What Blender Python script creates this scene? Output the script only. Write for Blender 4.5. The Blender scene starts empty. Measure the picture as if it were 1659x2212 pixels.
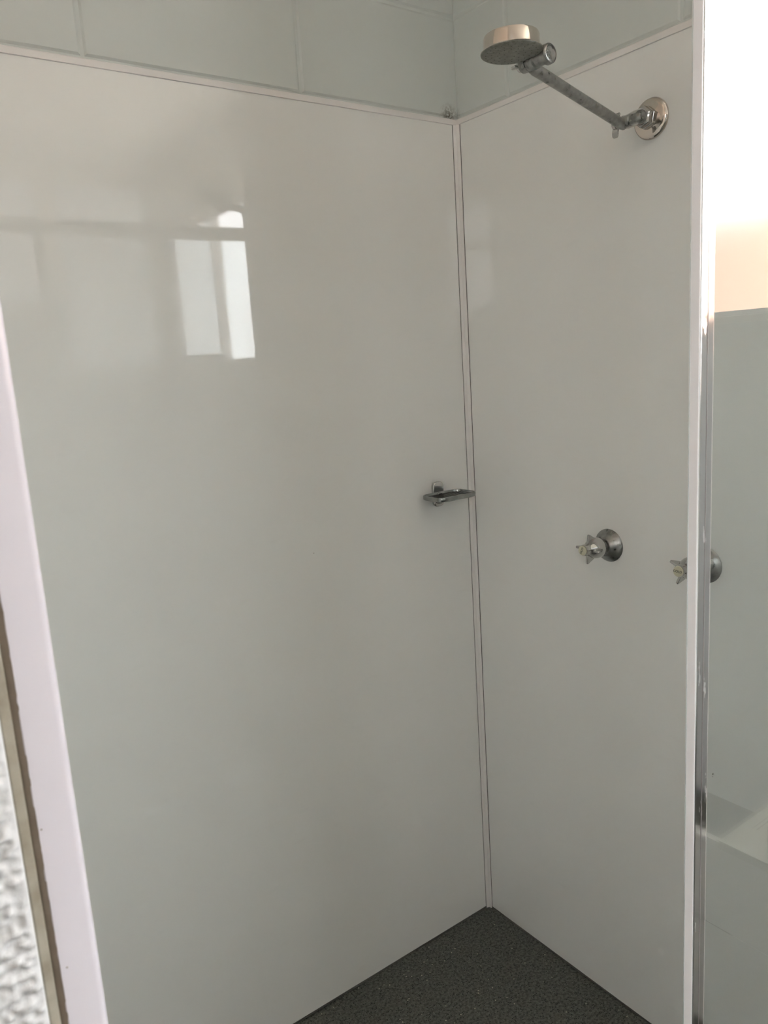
import bpy, bmesh, math, random
from mathutils import Vector, Matrix
random.seed(7)
C = bpy.context.scene.collection
sc = bpy.context.scene

# ---------------------------------------------------------------- camera
F_PX, PITCH, ROLL, YAW = 1695.1, 0.18738, -0.06393, 0.61949
cam = bpy.data.objects.new('camera', bpy.data.cameras.new('camera')); C.objects.link(cam)
cam.data.sensor_fit = 'HORIZONTAL'; cam.data.sensor_width = 36.0
cam.data.lens = F_PX / 1659 * 36.0
cam.data.clip_start = 0.02
cam.data.dof.use_dof = True; cam.data.dof.focus_distance = 1.75; cam.data.dof.aperture_fstop = 26.0
_cy, _sy = math.cos(YAW), math.sin(YAW)
_fw = Vector((_sy*math.cos(PITCH), _cy*math.cos(PITCH), -math.sin(PITCH)))
_rt = Vector((_cy, -_sy, 0)); _up = _rt.cross(_fw)
_r2 = _rt*math.cos(ROLL) + _up*math.sin(ROLL); _u2 = -_rt*math.sin(ROLL) + _up*math.cos(ROLL)
M = Matrix((_r2, _u2, -_fw)).transposed().to_4x4(); M.translation = (-1.2300, -1.3638, 1.4103)
cam.matrix_world = M
sc.camera = cam

# ---------------------------------------------------------------- sky, daylight through the windows, exposure
SKY = 15.0
w = bpy.data.worlds.new('sky'); sc.world = w; w.use_nodes = True
bg = w.node_tree.nodes['Background']; bg.inputs[0].default_value = (0.965, 0.972, 0.99, 1); bg.inputs[1].default_value = SKY
sun = bpy.data.objects.new('sun', bpy.data.lights.new('sun', 'SUN')); C.objects.link(sun)
sun.data.energy = 40.0; sun.data.angle = math.radians(1.0); sun.data.color = (1.0, .93, .83)
sun.rotation_euler = Vector((-.22, .12, -1)).to_track_quat('-Z', 'Y').to_euler()     # high sun; the added eave keeps it out of the room
def portal(name, loc, rot, sx, sy):
    l = bpy.data.lights.new(name, 'AREA'); l.shape = 'RECTANGLE'; l.size = sx; l.size_y = sy
    l.cycles.is_portal = True
    o = bpy.data.objects.new(name, l); C.objects.link(o); o.location = loc; o.rotation_euler = rot
    return o
XW, YF, XL, ZC = 0.9, -4.1, -2.7, 2.75          # window wall, far wall, left wall, ceiling
portal('daylight_right', (XW+0.035, -2.60, 1.955), (0, math.radians(90), 0), 1.0, 2.7)
portal('daylight_left', (XL-0.10, -2.95, 2.10), (0, math.radians(-90), 0), .7, .5)
sc.view_settings.view_transform = 'Standard'; sc.view_settings.look = 'None'
sc.view_settings.gamma = 1; sc.view_settings.use_curve_mapping = False
sc.view_settings.exposure = 0.19
sc.cycles.max_bounces = 14; sc.cycles.diffuse_bounces = 8; sc.cycles.transparent_max_bounces = 16
sc.cycles.sample_clamp_indirect = 20.0; sc.cycles.use_denoising = True
sc.cycles.caustics_reflective = False; sc.cycles.caustics_refractive = True

# ---------------------------------------------------------------- materials
class Mat:
    def __init__(s, name):
        s.m = bpy.data.materials.new(name); s.m.use_nodes = True
        s.t = s.m.node_tree; s.b = s.t.nodes['Principled BSDF']; s.out = s.t.nodes['Material Output']
    def n(s, typ, **k):
        nd = s.t.nodes.new(typ)
        for a, v in k.items():
            if a.startswith('i_'):
                key = a[2:]; key = int(key) if key.isdigit() else key
                nd.inputs[key].default_value = v
            else: setattr(nd, a, v)
        return nd
    def l(s, a, b): s.t.links.new(a, b)
    def ramp(s, src, stops, interp='LINEAR'):
        r = s.n('ShaderNodeValToRGB'); r.color_ramp.interpolation = interp
        e = r.color_ramp.elements
        while len(e) < len(stops): e.new(0.5)
        for el, (p, c) in zip(e, stops):
            el.position = p; el.color = (c, c, c, 1) if isinstance(c, (int, float)) else (*c, 1)
        s.l(src, r.inputs[0]); return r.outputs[0]
    def noise(s, scale, detail=3, rough=.5, vec=None):
        nz = s.n('ShaderNodeTexNoise'); nz.inputs['Scale'].default_value = scale
        nz.inputs['Detail'].default_value = detail; nz.inputs['Roughness'].default_value = rough
        if vec is None: vec = s.pos()
        s.l(vec, nz.inputs['Vector']); return nz.outputs['Fac']
    def pos(s):
        if not hasattr(s, '_g'): s._g = s.n('ShaderNodeNewGeometry')
        return s._g.outputs['Position']
    def scaled(s, v):
        m = s.n('ShaderNodeVectorMath', operation='MULTIPLY'); s.l(s.pos(), m.inputs[0]); m.inputs[1].default_value = v
        return m.outputs[0]
    def mix(s, fac, a, b):
        m = s.n('ShaderNodeMix', data_type='RGBA')
        if isinstance(fac, (int, float)): m.inputs[0].default_value = fac
        else: s.l(fac, m.inputs[0])
        for v, i in ((a, 6), (b, 7)):
            if isinstance(v, tuple): m.inputs[i].default_value = (*v, 1)
            else: s.l(v, m.inputs[i])
        return m.outputs[2]
    def bump(s, h, strength=.3, dist=.001):
        b = s.n('ShaderNodeBump'); b.inputs['Strength'].default_value = strength; b.inputs['Distance'].default_value = dist
        s.l(h, b.inputs['Height']); s.l(b.outputs[0], s.b.inputs['Normal'])
    def set(s, col=None, rough=.5, metal=0, spec=.5, coat=0):
        if col: s.b.inputs['Base Color'].default_value = (*col, 1)
        s.b.inputs['Roughness'].default_value = rough; s.b.inputs['Metallic'].default_value = metal
        s.b.inputs['Specular IOR Level'].default_value = spec; s.b.inputs['Coat Weight'].default_value = coat
        return s

def simple(name, col, rough=.5, metal=0, spec=.5):
    a = Mat(name).set(col, rough, metal, spec)
    f = a.noise(6, 2); a.l(a.mix(f, tuple(c*.97 for c in col), tuple(min(1, c*1.02) for c in col)), a.b.inputs['Base Color'])
    return a.m

# glossy laminate wall lining, faint soap smears
a = Mat('cream_laminate').set((.6, .58, .53), .03, 0, .55)
f = a.noise(1.3, 2); col = a.mix(f, (.775, .78, .76), (.79, .795, .777))
sm = a.ramp(a.noise(14, 4, .6, a.scaled((1, 1, 3))), [(.62, 0.0), (.78, 1.0)])
sm2 = a.n('ShaderNodeMath', operation='MULTIPLY'); a.l(sm, sm2.inputs[0]); sm2.inputs[1].default_value = .05
a.l(a.mix(sm2.outputs[0], col, (.36, .36, .33)), a.b.inputs['Base Color'])
a.bump(a.noise(1.6, 1), .06, .01)
LAM = a.m
TRIM = simple('pale_plastic_trim', (.76, .74, .725), .28)
JAMB = simple('white_plastic_edge_trim', (.68, .66, .715), .25)
EDGE = simple('dark_joint', (.10, .095, .085), .8)
# painted blockwork
a = Mat('painted_blockwork').set(None, .38)
f = a.noise(3, 3); base = a.mix(f, (.575, .61, .59), (.60, .635, .615))
g = a.n('ShaderNodeVectorMath', operation='DISTANCE'); a.l(a.pos(), g.inputs[0]); g.inputs[1].default_value = (-.012, .008, 1.925)
near = a.ramp(g.outputs['Value'], [(.0, 1.0), (.028, 0.0)])
blot = a.ramp(a.noise(160, 5, .7), [(.40, 0.0), (.56, 1.0)])
mm = a.n('ShaderNodeMath', operation='MULTIPLY'); a.l(near, mm.inputs[0]); a.l(blot, mm.inputs[1])
a.l(a.mix(mm.outputs[0], base, (.10, .075, .045)), a.b.inputs['Base Color'])
a.bump(a.noise(60, 4), .25, .0012)
BLOCK = a.m
a = Mat('coarse_textured_paint').set((.66, .675, .685), .55)
a.bump(a.noise(500, 3), .35, .0006)
STIP = a.m
a = Mat('old_sealant').set(None, .6)
a.l(a.mix(a.ramp(a.noise(60, 4), [(.35, 0.0), (.65, 1.0)]), (.30, .27, .21), (.42, .40, .33)), a.b.inputs['Base Color'])
SEAL = a.m
a = Mat('brown_sealant_line').set(None, .7)
a.l(a.mix(a.noise(90, 4), (.17, .135, .10), (.30, .25, .20)), a.b.inputs['Base Color'])
SEALD = a.m
# speckled vinyl floor
a = Mat('dark_speckled_vinyl').set(None, .45, 0, .35)
base = a.mix(a.ramp(a.noise(170, 3, .6), [(.36, 0.0), (.62, 1.0)]), (.045, .046, .039), (.125, .126, .112))
def speck(scale, thr, keep, c, base):
    v = a.n('ShaderNodeTexVoronoi', i_Scale=scale); a.l(a.pos(), v.inputs['Vector'])
    d = a.n('ShaderNodeMath', operation='LESS_THAN'); a.l(v.outputs['Distance'], d.inputs[0]); d.inputs[1].default_value = thr
    sp = a.n('ShaderNodeSeparateColor'); a.l(v.outputs['Color'], sp.inputs[0])
    k = a.n('ShaderNodeMath', operation='LESS_THAN'); a.l(sp.outputs[0], k.inputs[0]); k.inputs[1].default_value = keep
    m = a.n('ShaderNodeMath', operation='MULTIPLY'); a.l(d.outputs[0], m.inputs[0]); a.l(k.outputs[0], m.inputs[1])
    return a.mix(m.outputs[0], base, c)
base = speck(260, .36, .35, (.010, .010, .009), base)
base = speck(240, .34, .16, (.15, .15, .137), base)
base = speck(200, .30, .018, (.50, .46, .36), base)
a.l(base, a.b.inputs['Base Color']); a.bump(a.noise(220, 2), .12, .0006)
VINYL = a.m
# metals
a = Mat('polished_chrome').set((.50, .495, .48), .07, 1)
CHROME = a.m
a = Mat('bright_stainless').set((.66, .60, .54), .09, 1)
STEEL = a.m
a = Mat('scaly_chrome').set(None, .3, 1)
f = a.ramp(a.noise(85, 4, .55), [(.30, 0.0), (.72, 1.0)])
a.l(a.mix(f, (.24, .245, .235), (.40, .40, .385)), a.b.inputs['Base Color'])
a.l(a.ramp(f, [(0, .24), (1, .42)]), a.b.inputs['Roughness']); a.bump(f, .08, .0003)
DULL = a.m
a = Mat('grey_dish_metal').set(None, .25, 1)
f = a.ramp(a.noise(60, 4), [(.30, 0.0), (.72, 1.0)])
a.l(a.mix(f, (.24, .25, .245), (.36, .37, .36)), a.b.inputs['Base Color'])
DISH = a.m
a = Mat('limescaled_face').set(None, .55, .7)
f = a.ramp(a.noise(110, 6, .7, a.scaled((1, 1, 1))), [(.36, 0.0), (.66, 1.0)])
a.l(a.mix(f, (.17, .175, .155), (.36, .36, .33)), a.b.inputs['Base Color'])
a.l(a.ramp(f, [(0, .38), (1, .7)]), a.b.inputs['Roughness']); a.bump(f, .4, .0006)
SCALE = a.m
a = Mat('screen_aluminium').set(None, .10, 1)
f = a.ramp(a.noise(55, 5, .65, a.scaled((1.6, 1.6, .45))), [(.60, 0.0), (.70, 1.0)])
a.l(a.mix(f, (.70, .73, .75), (.84, .86, .87)), a.b.inputs['Base Color'])
a.l(a.ramp(f, [(0, .09), (1, .5)]), a.b.inputs['Roughness'])
ALU = a.m
BLACK = simple('black_rubber', (.02, .02, .024), .5)
CREAMCAP = simple('ivory_button', (.55, .53, .40), .35)
INK = simple('black_lettering', (.015, .015, .012), .5)
BENCH = simple('bench_laminate', (.50, .50, .44), .3)
BENCHS = simple('bench_side_laminate', (.62, .61, .58), .3)
GREYLAM = simple('grey_laminate', (.36, .36, .35), .15)
LAMR = simple('pale_blue_grey_laminate', (.70, .72, .74), .15)
LINE = simple('grey_line', (.30, .28, .29), .4)
SEALW = simple('white_seal_plastic', (.86, .855, .88), .3)
WHITE = simple('white_paint', (.88, .865, .82), .5)
FRAMEW = simple('white_window_frame', (.78, .78, .80), .35)
OUTWALL = simple('peach_render', (.46, .28, .20), .9)
GROUND = simple('outdoor_paving', (.60, .58, .54), .9)

def thin_glass(name, tint, spots=False, veil=0.0, veilcol=(.8, .8, .8)):
    a = Mat(name); t = a.t
    t.nodes.remove(a.b)
    geo = a.n('ShaderNodeNewGeometry'); a._g = geo
    d = a.n('ShaderNodeVectorMath', operation='DOT_PRODUCT'); a.l(geo.outputs['Incoming'], d.inputs[0]); a.l(geo.outputs['Normal'], d.inputs[1])
    ab = a.n('ShaderNodeMath', operation='ABSOLUTE'); a.l(d.outputs['Value'], ab.inputs[0])
    om = a.n('ShaderNodeMath', operation='SUBTRACT'); om.inputs[0].default_value = 1; a.l(ab.outputs[0], om.inputs[1])
    pw = a.n('ShaderNodeMath', operation='POWER'); a.l(om.outputs[0], pw.inputs[0]); pw.inputs[1].default_value = 5
    ma = a.n('ShaderNodeMath', operation='MULTIPLY_ADD'); a.l(pw.outputs[0], ma.inputs[0]); ma.inputs[1].default_value = .957; ma.inputs[2].default_value = .043
    tr = a.n('ShaderNodeBsdfTransparent'); tr.inputs[0].default_value = (*tint, 1)
    gl = a.n('ShaderNodeBsdfGlossy'); gl.inputs['Roughness'].default_value = 0.0; gl.inputs[0].default_value = (1, 1, 1, 1)
    mx = a.n('ShaderNodeMixShader'); a.l(ma.outputs[0], mx.inputs[0]); a.l(tr.outputs[0], mx.inputs[1]); a.l(gl.outputs[0], mx.inputs[2])
    last = mx.outputs[0]
    if spots:
        v = a.n('ShaderNodeTexVoronoi', i_Scale=80.0); a.l(a.scaled((1, 1, .62)), v.inputs['Vector'])
        nz = a.noise(240, 3)
        sub = a.n('ShaderNodeMath', operation='MULTIPLY_ADD'); a.l(nz, sub.inputs[0]); sub.inputs[1].default_value = .22; a.l(v.outputs['Distance'], sub.inputs[2])
        s1 = a.ramp(sub.outputs[0], [(.175, 1.0), (.245, 0.0)])
        sp = a.n('ShaderNodeSeparateColor'); a.l(v.outputs['Color'], sp.inputs[0])
        k = a.n('ShaderNodeMath', operation='LESS_THAN'); a.l(sp.outputs[0], k.inputs[0]); k.inputs[1].default_value = .8
        drip = a.ramp(a.noise(26, 4, .6, a.scaled((4, 1, .5))), [(.52, 0.0), (.75, 1.0)])
        m1 = a.n('ShaderNodeMath', operation='MULTIPLY'); a.l(s1, m1.inputs[0]); a.l(k.outputs[0], m1.inputs[1])
        m2 = a.n('ShaderNodeMath', operation='MULTIPLY'); a.l(m1.outputs[0], m2.inputs[0]); m2.inputs[1].default_value = .10
        m3 = a.n('ShaderNodeMath', operation='MULTIPLY_ADD'); a.l(drip, m3.inputs[0]); m3.inputs[1].default_value = .018; a.l(m2.outputs[0], m3.inputs[2])
        # lime spots belong to the band the spray reaches
        sx = a.n('ShaderNodeSeparateXYZ'); a.l(a.pos(), sx.inputs[0])
        band = a.ramp(sx.outputs['Z'], [(1.12, 0.1), (1.36, 1.0)])
        m4 = a.n('ShaderNodeMath', operation='MULTIPLY'); a.l(m3.outputs[0], m4.inputs[0]); a.l(band, m4.inputs[1])
        d1 = a.n('ShaderNodeBsdfDiffuse'); d1.inputs[0].default_value = (.95, .96, .95, 1)
        d2 = a.n('ShaderNodeBsdfTranslucent'); d2.inputs[0].default_value = (.95, .96, .95, 1)
        df = a.n('ShaderNodeAddShader'); a.l(d1.outputs[0], df.inputs[0]); a.l(d2.outputs[0], df.inputs[1])
        m5 = a.n('ShaderNodeMixShader'); a.l(m4.outputs[0], m5.inputs[0]); a.l(last, m5.inputs[1]); a.l(df.outputs[0], m5.inputs[2]); last = m5.outputs[0]
    if veil:
        tl = a.n('ShaderNodeBsdfRefraction'); tl.inputs[0].default_value = (*veilcol, 1)
        tl.inputs['Roughness'].default_value = .55; tl.inputs['IOR'].default_value = 1.08
        m6 = a.n('ShaderNodeMixShader'); m6.inputs[0].default_value = veil; a.l(last, m6.inputs[1]); a.l(tl.outputs[0], m6.inputs[2]); last = m6.outputs[0]
    a.l(last, a.out.inputs[0])
    return a.m
GLASS = thin_glass('screen_glass', (.94, .965, .965), spots=True)
PANE = thin_glass('window_glass', (.95, .95, .95), veil=.6, veilcol=(1, 1, 1))
PANED = thin_glass('screened_window_glass', (.66, .66, .66), veil=.3, veilcol=(.7, .7, .7))

PANEO = thin_glass('added_window_glass', (.30, .30, .30), veil=.5, veilcol=(.32, .315, .30))

# ---------------------------------------------------------------- mesh helpers
def obj(name, bm, mat, parent=None, smooth=False, bevel=0, mats=None):
    me = bpy.data.meshes.new(name)
    bmesh.ops.remove_doubles(bm, verts=bm.verts, dist=1e-6)
    bmesh.ops.recalc_face_normals(bm, faces=bm.faces)
    bm.to_mesh(me); bm.free()
    for m_ in (mats or [mat]): me.materials.append(m_)
    if smooth:
        me.shade_smooth()
        me.set_sharp_from_angle(angle=math.radians(38))
    o = bpy.data.objects.new(name, me); C.objects.link(o)
    if bevel:
        b = o.modifiers.new('bevel', 'BEVEL'); b.width = bevel; b.segments = 3; b.limit_method = 'ANGLE'; b.angle_limit = math.radians(35)
        if not smooth:
            me.shade_smooth(); me.set_sharp_from_angle(angle=math.radians(38))
        b.harden_normals = False
    if parent: o.parent = parent
    return o
def box(bm, x0, x1, y0, y1, z0, z1, mi=0):
    vs = [bm.verts.new(c) for c in ((x0,y0,z0),(x1,y0,z0),(x1,y1,z0),(x0,y1,z0),(x0,y0,z1),(x1,y0,z1),(x1,y1,z1),(x0,y1,z1))]
    for f in ((0,3,2,1),(4,5,6,7),(0,1,5,4),(1,2,6,5),(2,3,7,6),(3,0,4,7)):
        bm.faces.new([vs[i] for i in f]).material_index = mi
def B(*a):
    bm = bmesh.new(); box(bm, *a); return bm
def basis(d):
    d = Vector(d).normalized()
    u = Vector((0, 0, 1)) if abs(d.z) < .9 else Vector((1, 0, 0))
    s = d.cross(u).normalized(); return s, s.cross(d).normalized() if False else d.cross(s).normalized(), d
def lathe(bm, o, d, prof, n=48, a0=0):
    """prof: (distance along d, radius) pairs; r=0 closes the end"""
    o = Vector(o); s, t, d = basis(d); rings = []
    for h, r in prof:
        if r <= 1e-7: rings.append([bm.verts.new(o + d*h)])
        else: rings.append([bm.verts.new(o + d*h + (s*math.cos(a0+2*math.pi*k/n) + t*math.sin(a0+2*math.pi*k/n))*r) for k in range(n)])
    for A, Bq in zip(rings, rings[1:]):
        for k in range(n):
            k2 = (k+1) % n
            if len(A) == 1 and len(Bq) == 1: continue
            if len(A) == 1: bm.faces.new((A[0], Bq[k], Bq[k2]))
            elif len(Bq) == 1: bm.faces.new((A[k], A[k2], Bq[0]))
            else: bm.faces.new((A[k], A[k2], Bq[k2], Bq[k]))
def L(o, d, prof, n=48, a0=0):
    bm = bmesh.new(); lathe(bm, o, d, prof, n, a0); return bm
def tube(bm, pts, r, n=20):
    pts = [Vector(p) for p in pts]; rings = []
    d0 = (pts[1]-pts[0]).normalized(); s, t, _ = basis(d0)
    for i, p in enumerate(pts):
        d = (pts[min(i+1, len(pts)-1)] - pts[max(i-1, 0)]).normalized()
        s = (s - d*s.dot(d)).normalized(); t = d.cross(s)
        rr = r[i] if isinstance(r, (list, tuple)) else r
        rings.append([bm.verts.new(p + (s*math.cos(2*math.pi*k/n) + t*math.sin(2*math.pi*k/n))*rr) for k in range(n)])
    for A, Bq in zip(rings, rings[1:]):
        for k in range(n): bm.faces.new((A[k], A[(k+1)%n], Bq[(k+1)%n], Bq[k]))
    bm.faces.new(rings[0][::-1]); bm.faces.new(rings[-1])
def prism(bm, pts, a, b, f):
    """closed outline pts (u,v) swept between a and b; f(u,v,w) -> xyz"""
    A = [bm.verts.new(f(u, v, a)) for u, v in pts]; Bq = [bm.verts.new(f(u, v, b)) for u, v in pts]
    n = len(pts)
    for k in range(n): bm.faces.new((A[k], A[(k+1)%n], Bq[(k+1)%n], Bq[k]))
    bm.faces.new(A[::-1]); bm.faces.new(Bq)
def thing(name, label, cat, loc=(0, 0, 0), group=None):
    o = bpy.data.objects.new(name, None); C.objects.link(o); o.location = loc
    o.empty_display_size = .05
    o['label'] = label; o['category'] = cat
    if group: o['group'] = group
    bpy.context.view_layer.update()
    return o
def part(o, root, label=None):
    """parent while keeping world coordinates of the mesh data"""
    o.parent = root; o.matrix_parent_inverse = Matrix.Translation(root.location).inverted() if root.type == 'EMPTY' else Matrix()
    if label: o['label'] = label
    return o
def struct(o, label, cat):
    o['kind'] = 'structure'; o['label'] = label; o['category'] = cat; return o
def text_mesh(s, size, origin, right, up, mat, name, depth=.0004, offset=.012):
    cu = bpy.data.curves.new(name, 'FONT'); cu.body = s; cu.size = size; cu.align_x = 'CENTER'; cu.align_y = 'CENTER'
    cu.extrude = depth/2; cu.offset = offset*size
    tmp = bpy.data.objects.new(name + '_curve', cu); C.objects.link(tmp); bpy.context.view_layer.update()
    dg = bpy.context.evaluated_depsgraph_get()
    me = bpy.data.meshes.new_from_object(tmp.evaluated_get(dg)); bpy.data.objects.remove(tmp)
    r, u = Vector(right).normalized(), Vector(up).normalized(); nrm = r.cross(u)
    Mx = Matrix((r, u, nrm)).transposed().to_4x4(); Mx.translation = origin
    me.transform(Mx); me.materials.clear(); me.materials.append(mat)
    o = bpy.data.objects.new(name, me); C.objects.link(o); return o

# ---------------------------------------------------------------- the room shell
PT, TT = 1.904, 1.916                      # lining panel top, top trim top
struct(obj('floor', B(XL-.1, XW+.1, YF-.1, .11, -.06, 0), VINYL), 'dark grey speckled vinyl floor, black near the shower corner', 'floor')
struct(obj('ceiling', B(XL-.1, XW+.1, YF-.1, .11, ZC, ZC+.06), WHITE), 'white ceiling above the washroom', 'ceiling')

def block_wall(name, along, x0, x1, face, back, zoff, label, joints_low, base=1.920):
    """blockwork: recessed mortar slab plus one bevelled block per unit. along 'x' (face at y) or 'y' (face at x)"""
    bm = bmesh.new(); rec = .0022 * (1 if back > face else -1)
    def add(u0, u1, z0, z1, f0, ch=0):
        if along == 'x': lo, hi = sorted((f0, back)); box(bm, u0, u1, lo, hi, z0, z1)
        else: lo, hi = sorted((f0, back)); box(bm, lo, hi, u0, u1, z0, z1)
    add(x0, x1, 0, ZC, face + rec)
    z = base; row = 0; c = .004
    while z < ZC - .01:
        z1 = min(z + .200, ZC)
        js = joints_low if row % 2 == 0 else [j + .2 for j in joints_low] 
        js = sorted([x0] + [j for j in js if x0 + .03 < j < x1 - .03] + [x1])
        for u0, u1 in zip(js, js[1:]):
            a0, a1, b0, b1 = u0 + .0028, u1 - .0028, z + .0028, z1 - .0028
            # chamfered block face
            outer = [(a0, b0), (a1, b0), (a1, b1), (a0, b1)]; inner = [(a0+c, b0+c), (a1-c, b0+c), (a1-c, b1-c), (a0+c, b1-c)]
            def P(u, v, d): return (u, d, v) if along == 'x' else (d, u, v)
            O = [bm.verts.new(P(u, v, face + rec)) for u, v in outer]; I = [bm.verts.new(P(u, v, face)) for u, v in inner]
            bm.faces.new(I)
            for k in range(4): bm.faces.new((O[k], O[(k+1)%4], I[(k+1)%4], I[k]))
        z = z1; row += 1
    return struct(obj(name, bm, BLOCK), label, 'wall')
JX = [-.381 - .404*k for k in range(-3, 8)]
JY = [-.148 - .393*k for k in range(-1, 6)]
wb = block_wall('wall_back', 'x', XL, XW, .008, .11, 0, 'pale grey painted block wall above the lining to the left of the corner', JX)
wr = block_wall('wall_right', 'y', -1.042, .008, .008, .10, 0, 'pale grey painted block wall behind the shower arm', JY)

# glossy linings (part of each wall)
part(obj('lining_panel', B(-1.166, 0.0, 0, .0075, 0, PT), LAM), wb, 'glossy cream laminate lining of the back wall')
part(obj('lining_panel', B(0.0, .0075, -1.042, 0.0, 0, PT), LAM), wr, 'glossy cream laminate lining under the shower arm')
struct(obj('baseboard_back', B(-1.15, -.0005, -.0012, 0, 0, .004), EDGE), 'thin dark joint along the floor under the back lining', 'joint')
struct(obj('baseboard_right', B(-.0012, 0, -.985, -.0005, 0, .004), EDGE), 'thin dark joint along the floor under the right lining', 'joint')

# trims: thin extruded plastic sections
def cap_trim(name, along, u0, u1, label):
    bm = bmesh.new()
    pts = [(0.006, TT-.0005), (-.0012, TT-.0005), (-.0028, TT-.002), (-.0028, PT+.0006), (-.0020, PT), (.0005, PT), (.0005, PT+.0035), (.006, PT+.0035)]
    prism(bm, pts, u0, u1, (lambda u, v, w_: (w_, u, v)) if along == 'x' else (lambda u, v, w_: (u, w_, v)))
    return struct(obj(name, bm, TRIM), label, 'trim')
cap_trim('trim_1', 'x', -1.166, -.0028, 'narrow cream plastic cap along the top of the back lining')
cap_trim('trim_2', 'y', -1.042, 0.0, 'narrow cream plastic cap rising along the top of the right lining')
bm = bmesh.new()
pts = [(0, 0), (-.0105, 0), (-.0112, -.0018), (-.0090, -.0030), (-.0048, -.0044), (-.0030, -.0088), (-.0018, -.0116), (0, -.0110)]
prism(bm, pts, 0.0, PT, lambda u, v, w_: (u, v, w_))
cv = obj('trim_3', bm, TRIM, smooth=True); struct(cv, 'vertical pale plastic strip filling the corner between the two linings', 'trim')
for nm, a_, lab in (('joint_line', (-.0120, -.0112, -.0004, 0.0004, .004, PT), None), ('joint_line', (-.0005, .0004, -.0124, -.0112, .004, PT), None)):
    part(obj(nm, B(*a_), EDGE), cv)

# near partition at the left edge of the picture
wl = struct(obj('wall_left', B(-1.285, -1.1665, -.9995, .008, 0, ZC), WHITE), 'block partition end at the left edge of the shower opening', 'wall')
part(obj('lining_panel', B(-1.1665, -1.159, -.9975, 0, 0, PT), LAM), wl)
# coarse stippled paint on its end: a real relief
def vnoise(seed):
    rnd = random.Random(seed); T = [rnd.random() for _ in range(4096)]
    def f(x, y):
        xi, yi = math.floor(x), math.floor(y); fx, fy = x-xi, y-yi
        fx = fx*fx*(3-2*fx); fy = fy*fy*(3-2*fy)
        h = lambda i, j: T[(i*57 + j*131) & 4095]
        return (h(xi,yi)*(1-fx)+h(xi+1,yi)*fx)*(1-fy) + (h(xi,yi+1)*(1-fx)+h(xi+1,yi+1)*fx)*fy
    return f
n1, n2 = vnoise(1), vnoise(2)
bm = bmesh.new(); zs = []
z = 0.0
while z < ZC:
    zs.append(z); z += (.0011 if .98 < z < 1.50 else .02)
zs.append(ZC)
x0, x1 = -1.2855, -1.1845; NX = 92
grid = []
for z in zs:
    row = []
    for i in range(NX+1):
        x = x0 + (x1-x0)*i/NX
        h = 0.0
        if 0 < i < NX:
            h = .0042*max(0, n1(x/.0034, z/.0028)-.35) + .0010*n2(x/.0019+7, z/.0017)
        h *= min(1, .3 + (NX-i)/5)
        row.append(bm.verts.new((x, -1.0035 - h, z)))
    grid.append(row)
for A, Bq in zip(grid, grid[1:]):
    for k in range(NX): bm.faces.new((A[k], A[k+1], Bq[k+1], Bq[k]))
# side returns so the coat has thickness
for col_ in (0, NX):
    bk = [bm.verts.new((r_[col_].co.x, -.9995, r_[col_].co.z)) for r_ in grid]
    for k in range(len(grid)-1): bm.faces.new((grid[k][col_], grid[k+1][col_], bk[k+1], bk[k]))
me_o = obj('textured_coat', bm, STIP, smooth=False); me_o.data.shade_smooth()
part(me_o, wl, 'rough stippled white paint')
bm = bmesh.new(); box(bm, -1.1845, -1.1795, -1.0030, -.9995, 0, ZC); part(obj('sealant', bm, SEAL, bevel=.001), wl, 'beige sealant strip')
# wavy dark sealant edge next to the plastic trim
bm = bmesh.new(); rws = []
z = 0
while z <= 2.4:
    q = -1.1764 + .0007*(n1(z/.012, 3.3)-.5) + .0006*(n2(z/.004, 1.1)-.5)
    rws.append([bm.verts.new(c) for c in ((-1.1797, -.9995, z), (-1.1797, -1.0014, z), (q, -1.0040, z), (q+.0003, -.9995, z))]); z += .003
for A, Bq in zip(rws, rws[1:]):
    for k in range(4): bm.faces.new((A[k], A[(k+1)%4], Bq[(k+1)%4], Bq[k]))
bm.faces.new(rws[0][::-1]); bm.faces.new(rws[-1])
part(obj('sealant', bm, SEALD), wl, 'brown uneven sealant line')
# white edge trim with a rounded bright nose
bm = bmesh.new()
pts = [(-1.1768, -.998), (-1.1768, -1.0036), (-1.1764, -1.0040), (-1.1622, -1.0040), (-1.1602, -1.0036), (-1.1590, -1.0024), (-1.1586, -1.0005), (-1.1586, -.985), (-1.1600, -.985), (-1.1600, -.998)]
prism(bm, pts, 0.0, TT, lambda u, v, w_: (u, v, w_))
jt = obj('trim_4', bm, JAMB, smooth=True); struct(jt, 'wide white plastic edge trim running down the left side of the opening', 'trim')

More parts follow.
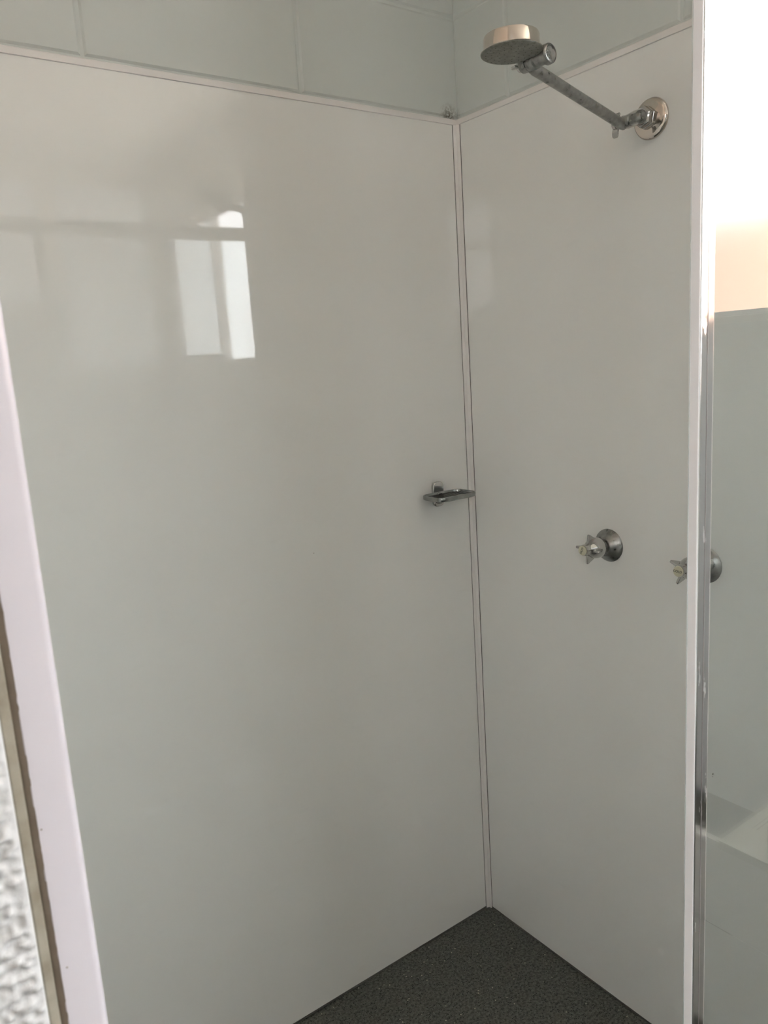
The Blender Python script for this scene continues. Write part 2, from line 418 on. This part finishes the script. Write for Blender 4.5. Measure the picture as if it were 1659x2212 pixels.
# window wall (right of the room, beyond the shower), far wall, left wall
SILL, WT = 1.479, 2.335
WY0, WY1, WYM, WYE = -1.25, -3.165, -3.205, -3.87
bm = bmesh.new()
box(bm, XW, XW+.03, YF-.1, .11, 0, SILL-.02); box(bm, XW, XW+.03, YF-.1, .11, WT, ZC)
box(bm, XW, XW+.03, WY0, .11, SILL-.02, WT); box(bm, XW, XW+.03, YF-.1, WYE, SILL-.02, WT)
ww = struct(obj('wall_window', bm, WHITE), 'white wall with the windows, seen only in reflections', 'wall')
part(obj('lining_panel', B(XW-.008, XW, YF, .0, 0, SILL-.021), LAMR), ww)
part(obj('sill_trim', B(XW-.02, XW+.03, WYE, WY0, SILL-.02, SILL-.001), TRIM, bevel=.002), ww)
def window(n, y0, y1, z0, z1, mat, xf, label):
    fr = .022
    bm = bmesh.new(); yl, yh = min(y0, y1), max(y0, y1)
    box(bm, xf, xf+.035, yl, yl+fr, z0, z1); box(bm, xf, xf+.035, yh-fr, yh, z0, z1)
    box(bm, xf, xf+.035, yl+fr, yh-fr, z0, z0+fr*.6); box(bm, xf, xf+.035, yl+fr, yh-fr, z1-fr*.6, z1)
    o = obj('window_%d' % n, bm, FRAMEW, bevel=.002); struct(o, label, 'window')
    part(obj('pane', B(xf+.015, xf+.019, yl+fr, yh-fr, z0+fr*.6, z1-fr*.6), mat), o); return o
window(1, WY0, WY1, SILL, WT, PANE, XW-.014, 'bright window mirrored in the glossy lining and in the glass screen')
window(2, WYM, WYE, SILL+.045, WT, PANED, XW-.014, 'dimmer window sash mirrored beside the bright one')
part(obj('sash_base', B(XW-.014, XW+.03, WYE, WYM, SILL-.001, SILL+.045), FRAMEW), ww)
# outdoors beyond the windows
struct(obj('floor_outside', B(XW+.031, XW+9, -9, 6, -.2, -.02), GROUND), 'paving outside the window', 'paving')
struct(obj('added_eave', B(XW+.101, XW+.62, YF-.6, .6, ZC-.02, ZC+.05), WHITE), 'unseen eave added above the windows to block the sun', 'eave')  # unseen overhang, added to block sun and darken the lower walls
struct(obj('ceiling_upper', B(XL-.4, XW+.12, YF-.6, .6, ZC+.061, ZC+.12), WHITE), 'roof above the washroom', 'roof')
struct(obj('wall_outside', B(XW+4.2, XW+4.5, -9, 6, -.02, 2.45), OUTWALL), 'peach rendered wall outside the window', 'wall')

fw_ = bmesh.new(); WA, WB, WC, WD = -1.35, .16, .25, .845
for x0_, x1_, zb in ((XL-.1, WA, ZC), (WA, WB, 1.91), (WB, WC, ZC), (WC, WD, 1.49), (WD, XW+.12, ZC)): box(fw_, x0_, x1_, YF-.12, YF, 0, zb)
box(fw_, WA, WB, YF-.12, YF, 2.68, ZC); box(fw_, WC, WD, YF-.12, YF, 2.68, ZC)
wf = struct(obj('wall_far', fw_, WHITE), 'white far wall behind the camera', 'wall')
part(obj('lining_panel', B(XL, WC, YF, YF+.008, 0, 1.904), GREYLAM), wf)
part(obj('lining_panel', B(WC, XW-.008, YF, YF+.008, 0, 1.487), GREYLAM), wf)
def added_far_window(n, a_, b_, z0, z1, label):  # windows added so the far room mirrors brighter behind the top rail
    fr = .018; bm = bmesh.new(); y_ = YF-.03
    box(bm, a_, a_+fr, y_-.03, y_, z0, z1); box(bm, b_-fr, b_, y_-.03, y_, z0, z1)
    box(bm, a_+fr, b_-fr, y_-.03, y_, z0, z0+fr); box(bm, a_+fr, b_-fr, y_-.03, y_, z1-fr, z1)
    o = struct(obj('window_%d' % n, bm, FRAMEW, bevel=.002), label, 'window')
    part(obj('pane', B(a_+fr, b_-fr, y_-.017, y_-.013, z0+fr, z1-fr), PANEO), o)
added_far_window(4, WA, WB, 1.91, 2.68, 'high obscured window added to brighten the mirrored far wall')
added_far_window(5, WC, WD, 1.49, 2.68, 'taller obscured window added to brighten the mirrored far wall')
bm = bmesh.new(); y0, y1, z0, z1 = -3.2, -2.7, 1.75, 2.45
box(bm, XL-.1, XL, YF-.1, .11, 0, z0); box(bm, XL-.1, XL, YF-.1, .11, z1, ZC); box(bm, XL-.1, XL, YF-.1, y0, z0, z1); box(bm, XL-.1, XL, y1, .11, z0, z1)
struct(obj('wall_side', bm, WHITE), 'white wall on the near side of the washroom', 'wall')
window(3, y0, y1, z0, z1, PANE, XL-.07, 'window lighting the washroom from behind the camera')

# ---------------------------------------------------------------- bench mirrored low in the glass screen
bn = thing('bench', 'cream laminate bench box mirrored low in the glass screen', 'bench', (.12, -1.2, 0))
part(obj('bench_top', B(.075, XW-.01, -1.408, -1.02, .432, .45), BENCH, bevel=.001), bn)
part(obj('bench_edge', B(.160, XW-.01, -1.380, -1.378, .4498, .4506), EDGE), bn)
part(obj('side_panel', B(.093, .108, -1.900, -1.02, 0, .432), BENCHS), bn)
part(obj('joint_line', B(.0922, .093, -1.88, -1.3845, .241, .2435), EDGE), bn)
part(obj('access_panel', B(.0905, .093, -1.383, -1.03, .01, .243), BENCHS), bn)
part(obj('front_panel', B(.108, XW-.01, -1.400, -1.385, 0, .432), BENCHS), bn)

# ---------------------------------------------------------------- shower screen
scn = thing('shower_screen', 'clear glass shower screen with slim chromed post at the right edge', 'shower screen', (-.33, -1.0, 0))
YS = -1.0
# front face of the post carries two shallow flutes
bm = bmesh.new(); X0, X1 = -.6592, -.6407
pts = [(X0, -.9935), (X0, YS-.0020)]
pts += [(X0+.0010, YS-.0036), (X1-.0006, YS-.0036), (X1, YS-.0030), (X1, -.9935)]
prism(bm, pts, 0.0, 1.857, lambda u, v, w_: (u, v, w_))
post = part(obj('post', bm, ALU, bevel=.0003), scn)
part(obj('centre_line', B(X0+.0094, X0+.0099, YS-.00385, YS-.0034, 0.0, 1.818), LINE), scn)
part(obj('white_seal', B(-.6608, -.6596, -1.0032, -.9955, 0.0, 1.857), SEALW, bevel=.0004), scn, 'white plastic strip down the post')
part(obj('rubber_seal', B(-.6598, -.6590, -1.0022, -.9960, 0.0, 1.857), BLACK), scn)
part(obj('glass_pane', B(-.6407, -.012, -1.0005, -.9965, .03, 1.822), GLASS), scn)
part(obj('glazing_bead', B(-.6410, -.6401, -1.0030, -1.0006, .03, 1.82), TRIM), scn)
part(obj('top_rail', B(-1.158, -.0005, -1.012, -.988, 1.818, 1.857), ALU, bevel=.0015), scn)
part(obj('bottom_rail', B(-.6407, -.0005, -1.010, -.990, .0, .032), ALU, bevel=.0015), scn)
part(obj('wall_channel', B(-.014, -.0005, -1.008, -.992, .032, 1.818), ALU, bevel=.001), scn)

# ---------------------------------------------------------------- shower arm and head
FC = Vector((0, -.492, 1.787))
sh = thing('shower', 'chrome shower head on a jointed arm from a round wall flange', 'shower', FC)
NX_ = (-1, 0, 0)
part(obj('wall_flange', L(FC, NX_, [(0, 0), (0, .0330), (.0022, .0334), (.0050, .0322), (.0072, .0295), (.0082, .0255), (.0084, .0200), (.0098, .0150), (.0100, 0)], 72), STEEL, smooth=True), sh, 'bright domed steel flange')
part(obj('hex_nut', L(FC+Vector((-.0095, 0, 0)), NX_, [(0, 0), (0, .0170), (.0010, .0182), (.0082, .0182), (.0090, .0172), (.0094, .0145), (.0096, .0145), (.0104, .0172), (.0176, .0172), (.0186, .0160), (.0200, .0140), (.0240, .0128), (.0250, 0)], 6, math.radians(18)), CHROME, bevel=.0006), sh)
K1 = Vector((-.070, -.492, 1.7745)); K2 = Vector((-.312, -.510, 1.8215))
bm = bmesh.new(); tube(bm, [FC+Vector((-.033, 0, -.001)), FC+Vector((-.045, 0, -.004)), K1+Vector((.006, .002, .001)), K1+Vector((-.002, .004, 0))], [.0128, .0118, .0108, .0100], 28)
part(obj('elbow', bm, CHROME, smooth=True), sh)
Y = Vector((0, 1, 0))
def barrel(name, c, y_near, y_far, r, mat):
    """horizontal clamp barrel along y; y_near = end facing the camera (more negative)"""
    o = Vector((c.x, y_near, c.z)); ln = y_far - y_near
    prof = [(-.0006, 0), (-.0006, r*.62), (0, r*.64), (.0002, r*.74), (-.0010, r*.80), (-.0008, r*.92), (.0008, r*1.05), (.0070, r*1.08), (.0082, r*.95), (.0086, r*.86),
            (ln*.42, r*.86), (ln*.44, r*.95), (ln*.455, r*.88), (ln*.47, r*.95), (ln*.70, r*.95), (ln*.72, r*.80), (ln*.73, r*.92), (ln*.93, r*.86), (ln*.98, r*.66), (ln, 0)]
    return part(obj(name, L(o, Y, prof, 40), mat, smooth=True), sh)
b1 = barrel('swivel_joint', K1, -.5255, -.474, .0098, DULL)
b2 = barrel('swivel_joint', K2, -.5480, -.492, .0128, DULL)
def wing(c, d1, d2, parent, ln=.017):
    """wing nut on the barrel's far end: round boss with two bent ears"""
    c = Vector(c); bm = bmesh.new()
    lathe(bm, c, Y, [(0, 0), (0, .0070), (.0006, .0080), (.0070, .0074), (.0090, .0050), (.0094, 0)], 24)
    for d in (d1, d2):
        d = Vector(d).normalized(); s = d.cross(Y).normalized()
        rows = []
        for k in range(7):
            t = k/6; ctr = c + Y*(.0035+.0016*math.sin(t*3)) + d*(.003 + ln*t) + s*(.0016*math.sin(t*2.6))
            hw = .0046 + .0014*math.sin(t*math.pi) + (.0004 if t > .8 else 0); th = .0017 - .0004*t
            if k == 6: hw *= .7
            rows.append([bm.verts.new(ctr + Y*a_*hw + s*b_*th) for a_, b_ in ((-1, -1), (1, -1), (1, 1), (-1, 1))])
        for A, Bq in zip(rows, rows[1:]):
            for k in range(4): bm.faces.new((A[k], A[(k+1)%4], Bq[(k+1)%4], Bq[k]))
        bm.faces.new(rows[0][::-1]); bm.faces.new(rows[-1])
    o = obj('wing_nut', bm, CHROME, smooth=True, bevel=.0005); return part(o, parent)
w1 = wing((K1.x, -.4755, K1.z), (-.08, .0, -1), (.35, .0, .9), sh, .0175)
w2 = wing((K2.x, -.4950, K2.z), (-1, .0, -.12), (1, 0, .25), sh, .013)
# the arm: slightly flared into the knuckles
A0, A1 = K1 + Vector((-.004, .004, -.004)), K2 + Vector((.004, .001, -.006))
bm = bmesh.new(); tube(bm, [A0.lerp(A1, t) for t in (-.02, .03, .06, .5, .94, .97, 1.01)], [.0072, .0086, .0084, .0080, .0084, .0086, .0075], 32)
part(obj('arm', bm, DULL, smooth=True), sh, 'dull scaly grey pipe')
# head
HC = Vector((-.360, -.520, 1.8225))
bm = L(HC, (0, 0, 1), [(.0012, 0), (.0012, .0388), (.0012, .0424), (.0020, .0430), (.0030, .0424), (.0040, .0394), (.0200, .0388), (.0222, .0378), (.0234, .0350), (.0250, .0240), (.0262, 0)], 96)
hd = part(obj('shower_head', bm, STEEL, smooth=True), sh, 'shiny round shallow drum')
bm = L(HC, (0, 0, 1), [(-.0010, 0), (-.0010, .0380), (-.0004, .0412), (.0006, .0428), (.0014, .0430), (.0018, .0420), (.0018, 0)], 96)
part(obj('spray_face', bm, SCALE, smooth=True), hd, 'grey limescaled underside')
bm = bmesh.new()
for R_, n_ in ((.010, 6), (.019, 12), (.028, 18), (.036, 24)):
    for k in range(n_):
        a_ = 2*math.pi*k/n_ + R_*40
        lathe(bm, HC + Vector((R_*math.cos(a_), R_*math.sin(a_), -.0011)), (0, 0, -1), [(0, .0009), (.0003, .0006), (.0003, 0)], 8)
part(obj('nozzles', bm, EDGE), hd)
bm = bmesh.new(); tube(bm, [K2 + Vector((.001, -.012, .003)), K2 + Vector((-.006, -.014, .008)), HC + Vector((.030, 0, .013))], [.0085, .0088, .0080], 24)
part(obj('head_neck', bm, CHROME, smooth=True), sh)

# ---------------------------------------------------------------- taps
def make_tap(name, label, base, rot, word, tang, tsize):
    base = Vector(base); t = thing(name, label, 'tap', base, None)
    d = Vector((-1, 0, .055)).normalized()
    part(obj('wall_flange', L(base, NX_, [(0, 0), (0, .0325), (.0012, .0330), (.0024, .0324), (.0060, .0270), (.0110, .0212), (.0165, .0175), (.0172, .0160), (.0150, .0150), (.0120, 0)], 64), DULL, smooth=True), t, 'dull conical flange')
    part(obj('spindle', L(base + d*.010, d, [(0, 0), (0, .0125), (.016, .0122), (.018, .0110), (.022, .0105), (.024, 0)], 40), CHROME, smooth=True), t)
    ho = base + d*.026
    prof = [(-.004, 0), (-.004, .0130), (-.003, .0150), (.000, .0166), (.004, .0186), (.010, .0200), (.016, .0203), (.022, .0196), (.028, .0176), (.034, .0146), (.039, .0118), (.042, .0104), (.0435, .0100), (.0440, .0108), (.047, .0112), (.0505, .0108), (.0525, .0100), (.0530, 0)]
    h = part(obj('handle', L(ho, d, prof, 56), CHROME, smooth=True), t)
    # four fins
    yv = Vector((0, 1, 0)); zv = d.cross(yv).normalized()
    if zv.z < 0: zv = -zv
    yv = zv.cross(d).normalized()
    if yv.y < 0: yv = -yv
    for k in range(4):
        bm = bmesh.new(); a_ = rot + k*math.pi/2
        rad = yv*math.cos(a_) + zv*math.sin(a_); side = d.cross(rad).normalized()
        outl = [(.010, .0150), (.020, .0205), (.030, .0255), (.0350, .0285), (.0375, .0292), (.0393, .0285), (.0400, .0265), (.0402, .0180), (.0404, .0090), (.0240, .0080), (.0120, .0100)]
        prism(bm, outl, -.0023, .0023, lambda u, v, w_: ho + d*u + rad*v + side*w_)
        part(obj('handle_spoke', bm, CHROME, bevel=.0011), t)
    cb = ho + d*.0525
    bt = part(obj('button', L(cb, d, [(0, 0), (0, .0090), (.0008, .0093), (.0022, .0090), (.0027, .0080), (.0029, 0)], 40), CREAMCAP, smooth=True), t, 'ivory button reading ' + word)
    r0 = -yv; u0 = zv; ca, sa = math.cos(tang), math.sin(tang)
    tx = text_mesh(word, tsize, cb + d*.00290, r0*ca + u0*sa, -r0*sa + u0*ca, INK, 'lettering')
    part(tx, bt, 'black word ' + word)
    return t
make_tap('tap', 'chrome tap with ivory HOT button below the shower arm', (0, -.395, 1.030), math.radians(2), 'HOT', math.radians(68), .0062)
make_tap('tap', 'chrome tap with ivory COLD button, partly hidden by the screen post', (0, -.601, 1.026), math.radians(24), 'COLD', math.radians(-2), .0060)

# ---------------------------------------------------------------- soap dish
sd = thing('soap_dish', 'small grey metal soap dish fixed to the back lining beside the corner', 'soap dish', (-.106, 0, 1.115))
cx = -.107
def rrect(w_, h_, r, n=6, bulge=0.0):
    pts = []
    for qx, qy, a0 in ((1, 1, 0), (-1, 1, 90), (-1, -1, 180), (1, -1, 270)):
        for k in range(n+1):
            a_ = math.radians(a0 + 90*k/n)
            pts.append((qx*(w_/2-r) + r*math.cos(a_), qy*(h_/2-r) + r*math.sin(a_)))
    return pts
bm = bmesh.new(); prism(bm, rrect(.030, .057, .011), 0, -.0085, lambda u, v, w_: (cx+u, w_, 1.1105+v))
part(obj('wall_bracket', bm, CHROME, bevel=.0022), sd)
bm = bmesh.new(); prism(bm, rrect(.018, .026, .007), 0, -.014, lambda u, v, w_: (cx+u, w_, 1.102+v))
part(obj('support_arm', bm, DISH, bevel=.002), sd)
# tray: rounded outline with slightly bowed sides, raised rim and sunken slatted floor
def tray_pt(a_, ins):
    W2, D2 = .0565-ins, .0375-ins
    c_, s_ = math.cos(a_), math.sin(a_); e = 2/4.6
    return (cx - .001 + W2*math.copysign(abs(c_)**e, c_), -.0455 + D2*math.copysign(abs(s_)**e, s_))
N = 72; ZT = 1.1160
secs = [(0.0020, -.0100), (.0004, -.0088), (0, -.0070), (0, -.0010), (.0006, 0), (.0020, .0002), (.0030, -.0006), (.0040, -.0055)]
bm = bmesh.new(); rings = []
for ins, dz in secs:
    rings.append([bm.verts.new((*tray_pt(2*math.pi*k/N, ins), ZT+dz)) for k in range(N)])
for A, Bq in zip(rings, rings[1:]):
    for k in range(N): bm.faces.new((A[k], A[(k+1)%N], Bq[(k+1)%N], Bq[k]))
bm.faces.new(rings[0][::-1]); bm.faces.new(rings[-1])
tr = part(obj('tray', bm, DISH, smooth=True), sd)
bm = bmesh.new()
for k in range(7):
    y = -.0705 + k*.0085
    hw = .044 if k in (0, 6) else .048
    box(bm, cx-hw, cx+hw, y-.0012, y+.0012, ZT-.0058, ZT-.0035)
part(obj('drain_ribs', bm, DISH), tr)
bm = bmesh.new()
for k in range(6):
    y = -.0663 + k*.0085
    for j in (-1, 0, 1): box(bm, cx+j*.029-.011, cx+j*.029+.011, y-.0014, y+.0014, ZT-.0056, ZT-.0051)
part(obj('drain_slots', bm, BLACK), tr)

# ---------------------------------------------------------------- tiny dirt specks where they sit
def speck_part(p_, r, parent, label):
    part(obj('dirt_speck', L(p_, (0, -1, 0), [(0, 0), (0, r), (.0002, r*.8), (.0003, 0)], 10), INK if parent is scn else SEALD), parent, label)
for p_, r in (((-.6271, -1.0006, 1.0294), .0008), ((-.6276, -1.0006, 1.0272), .0004)): speck_part(p_, r, scn, 'black speck on the glass')
for p_, r in (((-1.1752, -1.004, 1.2125), .00045), ((-1.1736, -1.004, 1.140), .00045)): speck_part(p_, r, jt, 'brown speck on the white trim')
speck_part((-.4406, 0, 1.0363), .0009, wb, 'small dark speck')
